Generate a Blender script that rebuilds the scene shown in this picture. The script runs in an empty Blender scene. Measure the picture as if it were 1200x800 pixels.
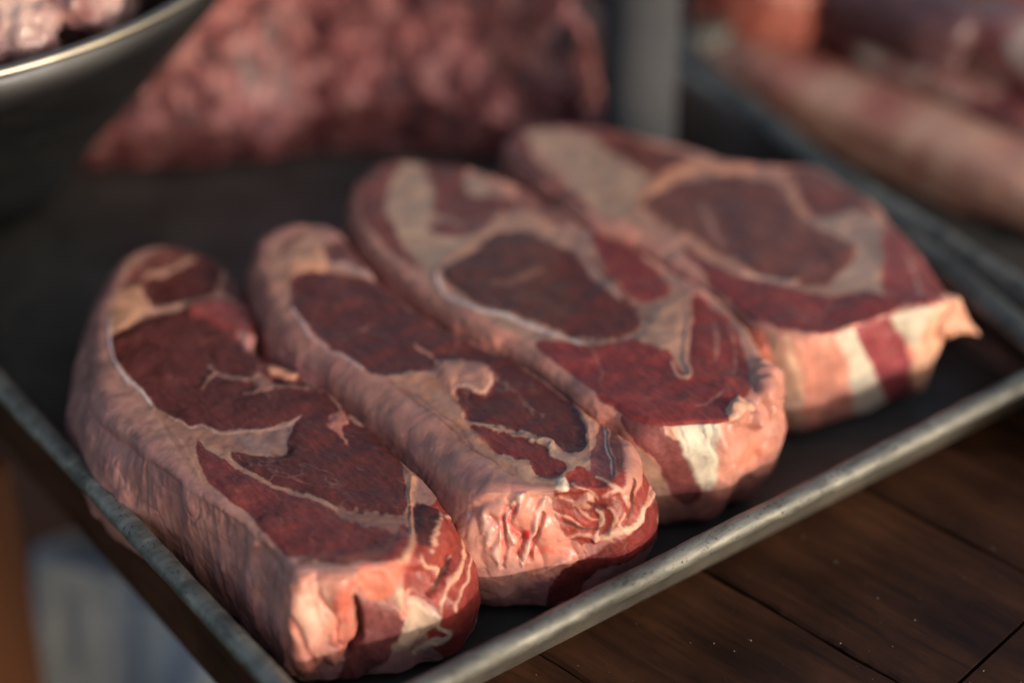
import bpy, math, random
import numpy as np
from mathutils import Vector

rng = np.random.default_rng(7)
random.seed(7)
scene = bpy.context.scene
COL = scene.collection

# ------------------------------------------------------------------ camera
PITCH, HEAD, FPX = math.radians(35.8), math.radians(53.6), 2700.0
FW = np.array([math.cos(PITCH)*math.cos(HEAD), math.cos(PITCH)*math.sin(HEAD), -math.sin(PITCH)])
RT = np.array([math.sin(HEAD), -math.cos(HEAD), 0.0])
UP = np.cross(RT, FW)
CAM = np.array([0, 0, .03]) - .66*FW

def ray(x, y):
    x = np.asarray(x, float); y = np.asarray(y, float)
    return FW + RT*((x-600)/FPX)[..., None] - UP*((y-400)/FPX)[..., None]

def un(x, y, z):
    d = ray(x, y)
    return CAM + d*((z-CAM[2])/d[..., 2])[..., None]

def un_plane(x, y, p0, n):
    d = ray(x, y)
    return CAM + d*(((p0-CAM)@n)/(d@n))[..., None]

def proj(P):
    v = P-CAM
    k = v@FW
    return np.stack([600+FPX*(v@RT)/k, 400-FPX*(v@UP)/k], -1)

# ------------------------------------------------------------------ noise
def _hash(ix, iy, iz, seed):
    h = (ix.astype(np.int64)*374761393 + iy.astype(np.int64)*668265263 + iz.astype(np.int64)*2147483647 + seed*974634781) & 0xffffffff
    h = ((h ^ (h >> 13))*1274126177) & 0xffffffff
    h = ((h ^ (h >> 16))*2246822519) & 0xffffffff
    h = h ^ (h >> 15)
    return (h & 0xffffff)/float(0xffffff)

def vnoise(P, seed=0):
    """value noise, about -1..1"""
    I = np.floor(P); F = P-I
    I = I.astype(np.int64)
    U = F*F*F*(F*(F*6-15)+10)
    out = 0
    for dx in (0, 1):
        wx = U[..., 0] if dx else 1-U[..., 0]
        for dy in (0, 1):
            wy = U[..., 1] if dy else 1-U[..., 1]
            for dz in (0, 1):
                wz = U[..., 2] if dz else 1-U[..., 2]
                out = out + wx*wy*wz*_hash(I[..., 0]+dx, I[..., 1]+dy, I[..., 2]+dz, seed)
    return out*2-1

def fbm(P, scale, oct=3, seed=0, gain=.5):
    o = 0; a = 1; t = 0
    for i in range(oct):
        o = o + a*vnoise(P*scale + 17.3*i, seed+i*7)
        t += a; a *= gain; scale = scale*2.03
    return o/t*1.6

def sstep(a, b, x):
    t = np.clip((x-a)/(b-a), 0, 1)
    return t*t*(3-2*t)

# ------------------------------------------------------------------ 2-D shapes
def seg_dist(Q, a, b):
    ab = b-a
    t = np.clip(((Q-a)@ab)/max(ab@ab, 1e-9), 0, 1)
    return np.hypot(Q[:, 0]-a[0]-t*ab[0], Q[:, 1]-a[1]-t*ab[1]), t

def smooth_curve(pts, closed, per=6):
    p = np.asarray(pts, float); n = len(p); out = []
    rngk = range(n if closed else n-1)
    for i in rngk:
        if closed:
            a, b, c, d = p[(i-1) % n], p[i], p[(i+1) % n], p[(i+2) % n]
        else:
            a, b, c, d = p[max(i-1, 0)], p[i], p[i+1], p[min(i+2, n-1)]
        for k in range(per):
            t = k/per
            out.append(.5*((2*b)+(c-a)*t+(2*a-5*b+4*c-d)*t*t+(3*b-a-3*c+d)*t**3))
    if not closed:
        out.append(p[-1])
    return np.array(out)

def poly_sdf(Q, poly):
    """signed distance, positive inside"""
    poly = np.asarray(poly, float)
    best = np.full(len(Q), 1e9); inside = np.zeros(len(Q), bool)
    n = len(poly)
    for i in range(n):
        a, b = poly[i], poly[(i+1) % n]
        d, _ = seg_dist(Q, a, b)
        best = np.minimum(best, d)
        c = (a[1] > Q[:, 1]) != (b[1] > Q[:, 1])
        if a[1] != b[1]:
            xi = (b[0]-a[0])*(Q[:, 1]-a[1])/(b[1]-a[1])+a[0]
            inside ^= c & (Q[:, 0] < xi)
    return np.where(inside, best, -best)

def line_sdf(Q, pts, w):
    pts = np.asarray(pts, float)
    best = np.full(len(Q), 1e9)
    for i in range(len(pts)-1):
        d, t = seg_dist(Q, pts[i], pts[i+1])
        u = (i+t)/(len(pts)-1)
        ww = w*.5*(.35+.65*np.sin(np.pi*np.clip(.12+.76*u, 0, 1)))
        best = np.minimum(best, d-ww)
    return -best

# ------------------------------------------------------------------ object helpers
def tag(o, label=None, cat=None, group=None, kind=None):
    if label: o['label'] = label
    if cat: o['category'] = cat
    if group: o['group'] = group
    if kind: o['kind'] = kind
    return o

def empty(name, loc, label, cat, group=None):
    o = bpy.data.objects.new(name, None)
    o.empty_display_size = .01
    o.location = loc
    COL.objects.link(o)
    return tag(o, label, cat, group)

def mesh_obj(name, V, F, mat, parent=None, color=None, extra=None, normals=None, smooth=True, flat=False):
    me = bpy.data.meshes.new(name)
    V = np.ascontiguousarray(V, np.float32)
    if isinstance(F, np.ndarray):
        nf, k = F.shape
        me.vertices.add(len(V)); me.vertices.foreach_set('co', V.ravel())
        me.loops.add(nf*k); me.loops.foreach_set('vertex_index', np.ascontiguousarray(F, np.int32).ravel())
        me.polygons.add(nf)
        me.polygons.foreach_set('loop_start', np.arange(0, nf*k, k, dtype=np.int32))
        me.update(calc_edges=True)
    else:
        me.from_pydata([tuple(v) for v in V.tolist()], [], F)
    me.polygons.foreach_set('use_smooth', [smooth]*len(me.polygons))
    if color is not None:
        a = me.color_attributes.new('tint', 'FLOAT_COLOR', 'POINT')
        a.data.foreach_set('color', np.ascontiguousarray(np.c_[color, np.ones(len(color))], np.float32).ravel())
    if extra is not None:
        a = me.attributes.new('wet', 'FLOAT', 'POINT')
        a.data.foreach_set('value', np.ascontiguousarray(extra, np.float32))
    me.update()
    if normals is not None:
        me.normals_split_custom_set_from_vertices(np.ascontiguousarray(normals, np.float32))
    me.materials.append(mat)
    o = bpy.data.objects.new(name, me)
    COL.objects.link(o)
    if parent: o.parent = parent
    return o

# ------------------------------------------------------------------ materials
def new_mat(name):
    m = bpy.data.materials.new(name); m.use_nodes = True
    nt = m.node_tree
    return m, nt, nt.nodes['Principled BSDF']

def N(nt, t, **kw):
    n = nt.nodes.new(t)
    for k, v in kw.items():
        if k.startswith('i_'):
            n.inputs[k[2:].replace('_', ' ')].default_value = v
        else:
            setattr(n, k, v)
    return n

def ramp(nt, fac, stops):
    r = nt.nodes.new('ShaderNodeValToRGB')
    e = r.color_ramp.elements
    while len(e) < len(stops): e.new(.5)
    for i, (p, c) in enumerate(stops):
        e[i].position = p; e[i].color = (*c, 1) if len(c) == 3 else c
    nt.links.new(fac, r.inputs[0])
    return r

def coords(nt, scale=(1, 1, 1), rot=(0, 0, 0)):
    tc = nt.nodes.new('ShaderNodeTexCoord')
    mp = nt.nodes.new('ShaderNodeMapping')
    mp.inputs['Scale'].default_value = scale
    mp.inputs['Rotation'].default_value = rot
    nt.links.new(tc.outputs['Object'], mp.inputs['Vector'])
    return mp.outputs['Vector']

def noise(nt, vec, scale, detail=4, rough=.55, dist=0):
    n = nt.nodes.new('ShaderNodeTexNoise')
    n.inputs['Scale'].default_value = scale
    n.inputs['Detail'].default_value = detail
    n.inputs['Roughness'].default_value = rough
    n.inputs['Distortion'].default_value = dist
    nt.links.new(vec, n.inputs['Vector'])
    return n.outputs['Fac']

def mix(nt, fac, a, b, mode='MIX'):
    m = nt.nodes.new('ShaderNodeMix'); m.data_type = 'RGBA'; m.blend_type = mode
    for s, v in ((m.inputs[0], fac), (m.inputs[6], a), (m.inputs[7], b)):
        if isinstance(v, (int, float)): s.default_value = v
        elif isinstance(v, tuple): s.default_value = (*v, 1)
        else: nt.links.new(v, s)
    return m.outputs[2]

def mrange(nt, v, a, b, c, d):
    m = nt.nodes.new('ShaderNodeMapRange')
    for k, x in ((1, a), (2, b), (3, c), (4, d)): m.inputs[k].default_value = x
    nt.links.new(v, m.inputs[0])
    return m.outputs[0]

def bump(nt, h, strength, dist, prev=None):
    b = nt.nodes.new('ShaderNodeBump')
    b.inputs['Strength'].default_value = strength
    b.inputs['Distance'].default_value = dist
    nt.links.new(h, b.inputs['Height'])
    if prev is not None: nt.links.new(prev, b.inputs['Normal'])
    return b.outputs['Normal']

def flesh_mat(name, fibre, rough_lo, rough_hi, grain, rot=.5, sss=0.0, bs=.3, spec=.26):
    """raw meat: tint attribute x procedural grain"""
    m, nt, b = new_mat(name)
    at = N(nt, 'ShaderNodeAttribute', attribute_name='tint')
    wet = N(nt, 'ShaderNodeAttribute', attribute_name='wet')
    v = coords(nt)
    vf = coords(nt, (1, .22, 1), (0, 0, rot))
    n1 = noise(nt, v, 160, 5)
    n2 = noise(nt, vf, fibre, 6, .65, .3)
    n3 = noise(nt, v, 1900, 3, .6)
    f1 = mrange(nt, n1, .3, .7, .78, 1.2)
    f2 = mrange(nt, n2, .3, .7, 1-grain, 1+grain)
    mu = N(nt, 'ShaderNodeMath', operation='MULTIPLY')
    nt.links.new(f1, mu.inputs[0]); nt.links.new(f2, mu.inputs[1])
    c = N(nt, 'ShaderNodeVectorMath', operation='SCALE')
    nt.links.new(at.outputs['Color'], c.inputs[0]); nt.links.new(mu.outputs[0], c.inputs['Scale'])
    nt.links.new(c.outputs[0], b.inputs['Base Color'])
    r1 = mrange(nt, n1, .35, .65, rough_lo, rough_hi)
    rr = N(nt, 'ShaderNodeMath', operation='SUBTRACT', use_clamp=True)
    nt.links.new(r1, rr.inputs[0]); nt.links.new(wet.outputs['Fac'], rr.inputs[1])
    nt.links.new(rr.outputs[0], b.inputs['Roughness'])
    nb = bump(nt, n2, bs, .0006)
    nb = bump(nt, n3, bs, .00022, nb)
    nt.links.new(nb, b.inputs['Normal'])
    b.inputs['Specular IOR Level'].default_value = spec
    if sss:
        b.inputs['Subsurface Weight'].default_value = sss
        b.inputs['Subsurface Radius'].default_value = (1, .35, .2)
        b.inputs['Subsurface Scale'].default_value = .0025
    return m

M_LEAN = flesh_mat('lean_meat', 900, .32, .52, .30, .5, spec=.36)
M_FAT = flesh_mat('raw_fat', 420, .36, .55, .10, .9, bs=.16, spec=.4)
M_BONE = flesh_mat('cut_bone', 600, .4, .55, .08, .3)

# albedos
LEAN = (.098, .021, .017); LEAN_DK = (.062, .014, .012); BROWN = (.098, .031, .022)
RED = (.235, .036, .028); BRIGHT = (.34, .05, .04); DULL = (.15, .045, .036)
MAUVE = (.17, .05, .05)
TAN = (.33, .175, .13); CREAM = (.48, .32, .235); PINK = (.38, .175, .145); ORANGE = (.47, .20, .155)
BONE = (.50, .43, .355); SALMON = (.56, .21, .16)
ROSE = (.37, .165, .145)

def steak(label, outline, p0, tilt, layers, nseg, ntop, nside, seed, side_tint=PINK, side_mix=SALMON, top_tint=TAN, fibres=None, wr=1.0, wrk_amp=.22):
    p0 = np.array(p0, float)
    nrm = np.array([-tilt[0], -tilt[1], 1.0])
    ol = np.array([list(o)+[2.2, 2.5, 1.0][len(o)-2:] for o in outline], float)
    W = un_plane(ol[:, 0], ol[:, 1], p0, nrm)
    fine = smooth_curve(np.c_[W[:, :2], ol[:, 2:]], True, 24)
    L = np.r_[0, np.cumsum(np.hypot(*(np.roll(fine[:, :2], -1, 0)-fine[:, :2]).T))]
    tt = np.linspace(0, L[-1], nseg, endpoint=False)
    ext = np.vstack([fine, fine[:1]])
    R = np.stack([np.interp(tt, L, ext[:, k]) for k in range(5)], 1)
    E = R[:, :2]
    area = .5*np.sum(E[:, 0]*np.roll(E[:, 1], -1)-np.roll(E[:, 0], -1)*E[:, 1])
    if area < 0: E = E[::-1]; R = R[::-1]
    E = R[:, :2]
    tan_ = np.roll(E, -6, 0)-np.roll(E, 6, 0)
    nout = np.stack([tan_[:, 1], -tan_[:, 0]], 1)
    k = np.ones(25)/25
    nout = np.stack([np.convolve(np.r_[nout[-12:, i], nout[:, i], nout[:12, i]], k, 'valid') for i in (0, 1)], 1)
    nout /= np.linalg.norm(nout, axis=1)[:, None]
    r_ = np.clip(R[:, 2], .4, None)*1e-3; bul = R[:, 3]*1e-3; fla = R[:, 4]*1e-3
    cen = E.mean(0)
    w, v = np.linalg.eigh(np.cov((E-cen).T))
    ax = v[:, 1]; half = ((E-cen)@ax)
    lo, hi = half.min()*.68, half.max()*.68
    Cc = cen+np.clip(half, lo, hi)[:, None]*ax
    dvec = Cc-E; dl = np.linalg.norm(dvec, axis=1); e = dvec/dl[:, None]
    r_ = np.minimum(r_, dl*.8)
    ztop = lambda X: p0[2]+tilt[0]*(X[:, 0]-p0[0])+tilt[1]*(X[:, 1]-p0[1])
    rings = []; kind = []
    s = np.linspace(0, 1, ntop)
    inner = E+e*r_[:, None]
    for a in s:
        X = Cc*(1-a)+inner*a
        rings.append(np.c_[X, ztop(X)]); kind.append(0)
    na = 12
    for j in range(1, na+1):
        th = j/na*math.pi/2
        X = E+e*(r_*(1-math.sin(th)))[:, None]
        rings.append(np.c_[X, ztop(X)-r_*(1-math.cos(th))]); kind.append(0 if j < na*.6 else 1)
    zt = ztop(E)-r_
    for j in range(1, nside+1):
        q = j/nside
        off = bul*math.sin(math.pi*q**.8)+fla*q - .004*max(0, (q-.88)/.12)**2
        X = E+nout*off[:, None]
        rings.append(np.c_[X, zt*(1-q)+.0012*q]); kind.append(1)
    P = np.stack(rings, 0)                       # rings x seg x 3
    nr = len(rings)
    kind = np.repeat(np.array(kind), nseg)

    def grid_normals(P):
        du = np.roll(P, -1, 1)-np.roll(P, 1, 1)
        dv = np.empty_like(P); dv[1:-1] = P[2:]-P[:-2]; dv[0] = P[1]-P[0]; dv[-1] = P[-1]-P[-2]
        n = np.cross(dv, du)
        ln = np.linalg.norm(n, axis=2, keepdims=True)
        n = n/np.maximum(ln, 1e-12)
        n[0] = n[3]; n[1] = n[3]; n[2] = n[3]
        return n
    Nn = grid_normals(P)
    Pf = P.reshape(-1, 3); nf = Nn.reshape(-1, 3)
    if nf[nseg*(ntop//2), 2] < 0: nf = -nf; flip = -1
    else: flip = 1
    face = ((CAM-Pf)*nf).sum(1) > 0
    uv = proj(Pf)
    px = np.stack([uv[:, 0], uv[:, 1], np.zeros(len(uv))], 1)
    wx = fbm(px, .05, 2, seed)*2.6+fbm(px, .2, 2, seed+3)*.55
    wy = fbm(px, .05, 2, seed+50)*2.6+fbm(px, .2, 2, seed+53)*.55
    Q = uv+np.stack([wx, wy], 1)*wr
    rag = fbm(px, .17, 3, seed+9)
    big = fbm(Pf, 55, 3, seed+20)
    mid = fbm(Pf, 190, 3, seed+21)
    fin = fbm(Pf, 600, 3, seed+22)

    def vary(c, amt=.14):
        c = np.array(c)
        return c*(1+amt*(.6*mid+.5*big)[:, None]*np.array([.8, 1.15, 1.15]))
    side = kind == 1
    m1 = sstep(-.25, .55, mid*.7+big*.7)[:, None]
    sh = np.repeat(np.r_[sstep(.72, 1.0, s)*.55, np.linspace(.55, 1, na), np.ones(nside)], nseg)
    sh = np.clip(sh+.18*mid*(sh > .02)*(sh < .98), 0, 1)[:, None]
    scol = vary(side_tint, .2)*(1-m1)+vary(side_mix, .2)*m1
    col = vary(top_tint, .16)*(1-sh)+scol*sh
    relief = np.zeros(len(Pf)); wet = np.zeros(len(Pf))
    cls = np.where(side, 1, 0)                    # 0 fat seam, 1 fat cap, 2.. muscles / bone
    parts = [('fat_seam', M_FAT), ('fat_cap', M_FAT)]
    lean_w = np.zeros(len(Pf))
    for ly in layers:
        typ, where, cname, c, pts = ly[:5]
        o = dict(soft=1.5, rag=.7, h=0., dome=8., amt=.16, wet=0., w=4., b=0.) | (ly[5] if len(ly) > 5 else {})
        sel = face.copy()
        if where == 'T': sel &= kind == 0
        elif where == 'S': sel &= kind == 1
        pp = np.array(pts, float)
        mg = o['w']+12
        sel &= (Q[:, 0] > pp[:, 0].min()-mg) & (Q[:, 0] < pp[:, 0].max()+mg) & (Q[:, 1] > pp[:, 1].min()-mg) & (Q[:, 1] < pp[:, 1].max()+mg)
        idx = np.nonzero(sel)[0]
        if not len(idx): continue
        q = Q[idx]
        if typ == 'P':
            d = poly_sdf(q, smooth_curve(pp, True, 3))
        else:
            d = line_sdf(q, smooth_curve(pp, False, 4), o['w'])
        d0 = d
        d = d+rag[idx]*o['rag']
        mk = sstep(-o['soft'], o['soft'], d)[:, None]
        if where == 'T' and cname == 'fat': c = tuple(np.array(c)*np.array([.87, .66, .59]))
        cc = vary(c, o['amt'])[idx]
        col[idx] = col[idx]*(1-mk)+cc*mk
        if typ == 'P':
            relief[idx] += o['h']*1e-3*sstep(-o['soft']-1, o['dome'], d0)
        else:
            relief[idx] += (o['h'] if o['h'] < 0 else .55*o['h'])*1e-3*sstep(-o['w']*.5-1.5, o['w']*.5, d0)
        if o['b']: relief[idx] += o['b']*1e-3*(np.abs(fbm(Pf[idx]*np.array([1, 1, .6]), 150, 2, seed+70))-.35)*mk[:, 0]
        wet[idx] = wet[idx]*(1-mk[:, 0])+o['wet']*mk[:, 0]
        if cname == 'lean' or cname == 'muscle':
            lean_w[idx] = np.maximum(lean_w[idx], mk[:, 0])
        else:
            lean_w[idx] *= 1-mk[:, 0]
        if cname in ('muscle', 'bone'):
            parts.append((cname, M_LEAN if cname == 'muscle' else M_BONE))
            cls[idx[d > 0]] = len(parts)-1
        elif cname == 'fat':
            cls[idx[d > 0]] = np.where(side[idx[d > 0]], 1, 0)
    # thin marbling threads in the lean
    mp_ = np.stack([Pf[:, 0]*.8+Pf[:, 1]*.5, (Pf[:, 1]-.6*Pf[:, 0])*.38, Pf[:, 2]*.5], 1)
    vein = np.abs(fbm(mp_, 150, 4, seed+80))
    patch = sstep(-.15, .55, fbm(Pf, 70, 2, seed+81))
    mk = (lean_w*patch*sstep(.07, .0, vein)*.30)[:, None]
    col = col*(1-mk)+np.array([.34, .17, .14])*mk
    dk = (lean_w*sstep(.1, .7, fbm(mp_, 240, 3, seed+82))*.22)[:, None]
    col = col*(1-dk)+col*.55*dk
    # pale connective hairs and marbling flecks lying on the cut face
    if fibres:
        ang0, cnt = fibres
        fr = np.random.default_rng(seed)
        topsel = np.nonzero((kind == 0) & (lean_w > .6) & face)[0]
        wgt = (topsel//nseg+.5).astype(float); wgt /= wgt.sum()
        for i in range(cnt):
            c0 = uv[fr.choice(topsel, p=wgt)]
            a = ang0+fr.normal(0, .55); ln = fr.uniform(3, 16); bend = fr.normal(0, .5)
            pts = []; p = c0.copy(); aa = a
            for j in range(5):
                pts.append(p.copy()); p = p+ln/4*np.array([math.cos(aa), math.sin(aa)]); aa += bend/2
            near = topsel[(np.abs(uv[topsel, 0]-c0[0]) < 22) & (np.abs(uv[topsel, 1]-c0[1]) < 22)]
            d = line_sdf(uv[near], np.array(pts), fr.uniform(.4, 1.3))
            mk = (sstep(-.9, .9, d)*fr.uniform(.05, .27)**1.3)[:, None]
            col[near] = col[near]*(1-mk)+np.array(fr.choice([0, 1], p=[.55, .45])*np.array([.04, .05, .05])+np.array([.34, .18, .14]))*mk
            relief[near] += mk[:, 0]*.0001
    # surface relief
    sd = side.astype(float)
    t_ax = np.tile(np.arange(nseg)/nseg*L[-1], nr)
    wr_p = np.stack([t_ax+.18*Pf[:, 2], Pf[:, 2]*.28, np.zeros(len(Pf))], 1)
    wrk = fbm(wr_p, 200, 3, seed+30)
    edge = np.zeros(nr); edge[ntop-6:ntop+na] = 1
    depth = np.repeat(np.clip(np.r_[np.zeros(ntop), np.linspace(0, 1, na), np.ones(nside)], 0, 1), nseg)
    disp = relief
    disp = disp+depth*(.0010*big+wrk_amp*1e-3*wrk*np.clip(depth*1.4-.4, 0, 1)+.00020*mid+.00003*fin)
    lump = np.abs(fbm(Pf, 130, 3, seed+33))
    disp = disp+depth*(1-lean_w)*(-.00018*sstep(.3, 0, lump))
    disp = disp+(1-depth)*(.0007*big+.00014*mid+.00004*fin)
    disp = disp+(1-depth)*lean_w*(.00012*fbm(np.stack([Pf[:, 0]*.9+Pf[:, 1]*.35, (Pf[:, 1]-Pf[:, 0])*.25, Pf[:, 2]], 1), 900, 3, seed+40))
    disp[:nseg*2] *= 1
    Pd = (Pf+nf*disp[:, None])
    Pd[:, 2] = np.maximum(Pd[:, 2], .0008)
    N2 = grid_normals(Pd.reshape(nr, nseg, 3)).reshape(-1, 3)*flip
    # faces
    a = np.arange(nseg); b = np.roll(a, -1)
    F = np.concatenate([np.stack([i*nseg+a, (i+1)*nseg+a, (i+1)*nseg+b, i*nseg+b], 1) for i in range(nr-1)], 0)
    v0, v1, v2 = Pd[F[:, 0]], Pd[F[:, 1]], Pd[F[:, 2]]
    fn = np.cross(v1-v0, v2-v0)
    if (fn*N2[F[:, 0]]).sum(1).mean() < 0: F = F[:, ::-1]
    fc = cls[F[:, 0]]
    base = np.array([cen[0], cen[1], 0.0])
    root = empty('steak', tuple(base), label, 'steak', 'raw steaks lined up on the dark tray')
    for ci, (nm, mat) in enumerate(parts):
        ff = F[fc == ci]
        if len(ff) < 30: continue
        used, inv = np.unique(ff, return_inverse=True)
        mesh_obj(nm, Pd[used]-base, inv.reshape(ff.shape).astype(np.int32), mat, root, np.clip(col[used], .004, .85), wet[used], N2[used])
    return root

# ------------------------------------------------------------------ the four steaks (outline: x, y, edge radius mm, bulge mm, flare mm)
S1_OUT = [(171,285,5,2,2),(139,303,5,3,2),(114,334,6,3,3),(102,376,6,3,4),(98,422,6,4,5),(108,462,6,4,5),(136,498,5,5,4),(168,525,3.5,4,2),(196,546,2.2,3,1),(228,573,2,2,0),
          (268,600,2,2,0),(302,628,3,3,0),(318,643,4,3,0),(331,660,4,3,0),(345,671,3,2,0),(372,669,1.5,2,1),(416,667,1.5,2,2),(452,663,2.5,2,3),(480,652,5,3,4),(508,640,7,4,5),(532,620,7,4,5),(534,598,6,3,4),
          (520,580,4,2,0),(497,556,3,1,-1),(472,532,3,1,-2),(440,502,3,1,-2),(412,478,3,1,-2),(385,455,3,1,-2),(352,436,3,1,-2),(318,422,3,1,-2),(299,402,3,1,-1),(297,365,3,1,-1),(276,325,3,2,0),(252,300,3,2,0),(222,290,3,2,0),(194,286,3,2,1)]
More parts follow.
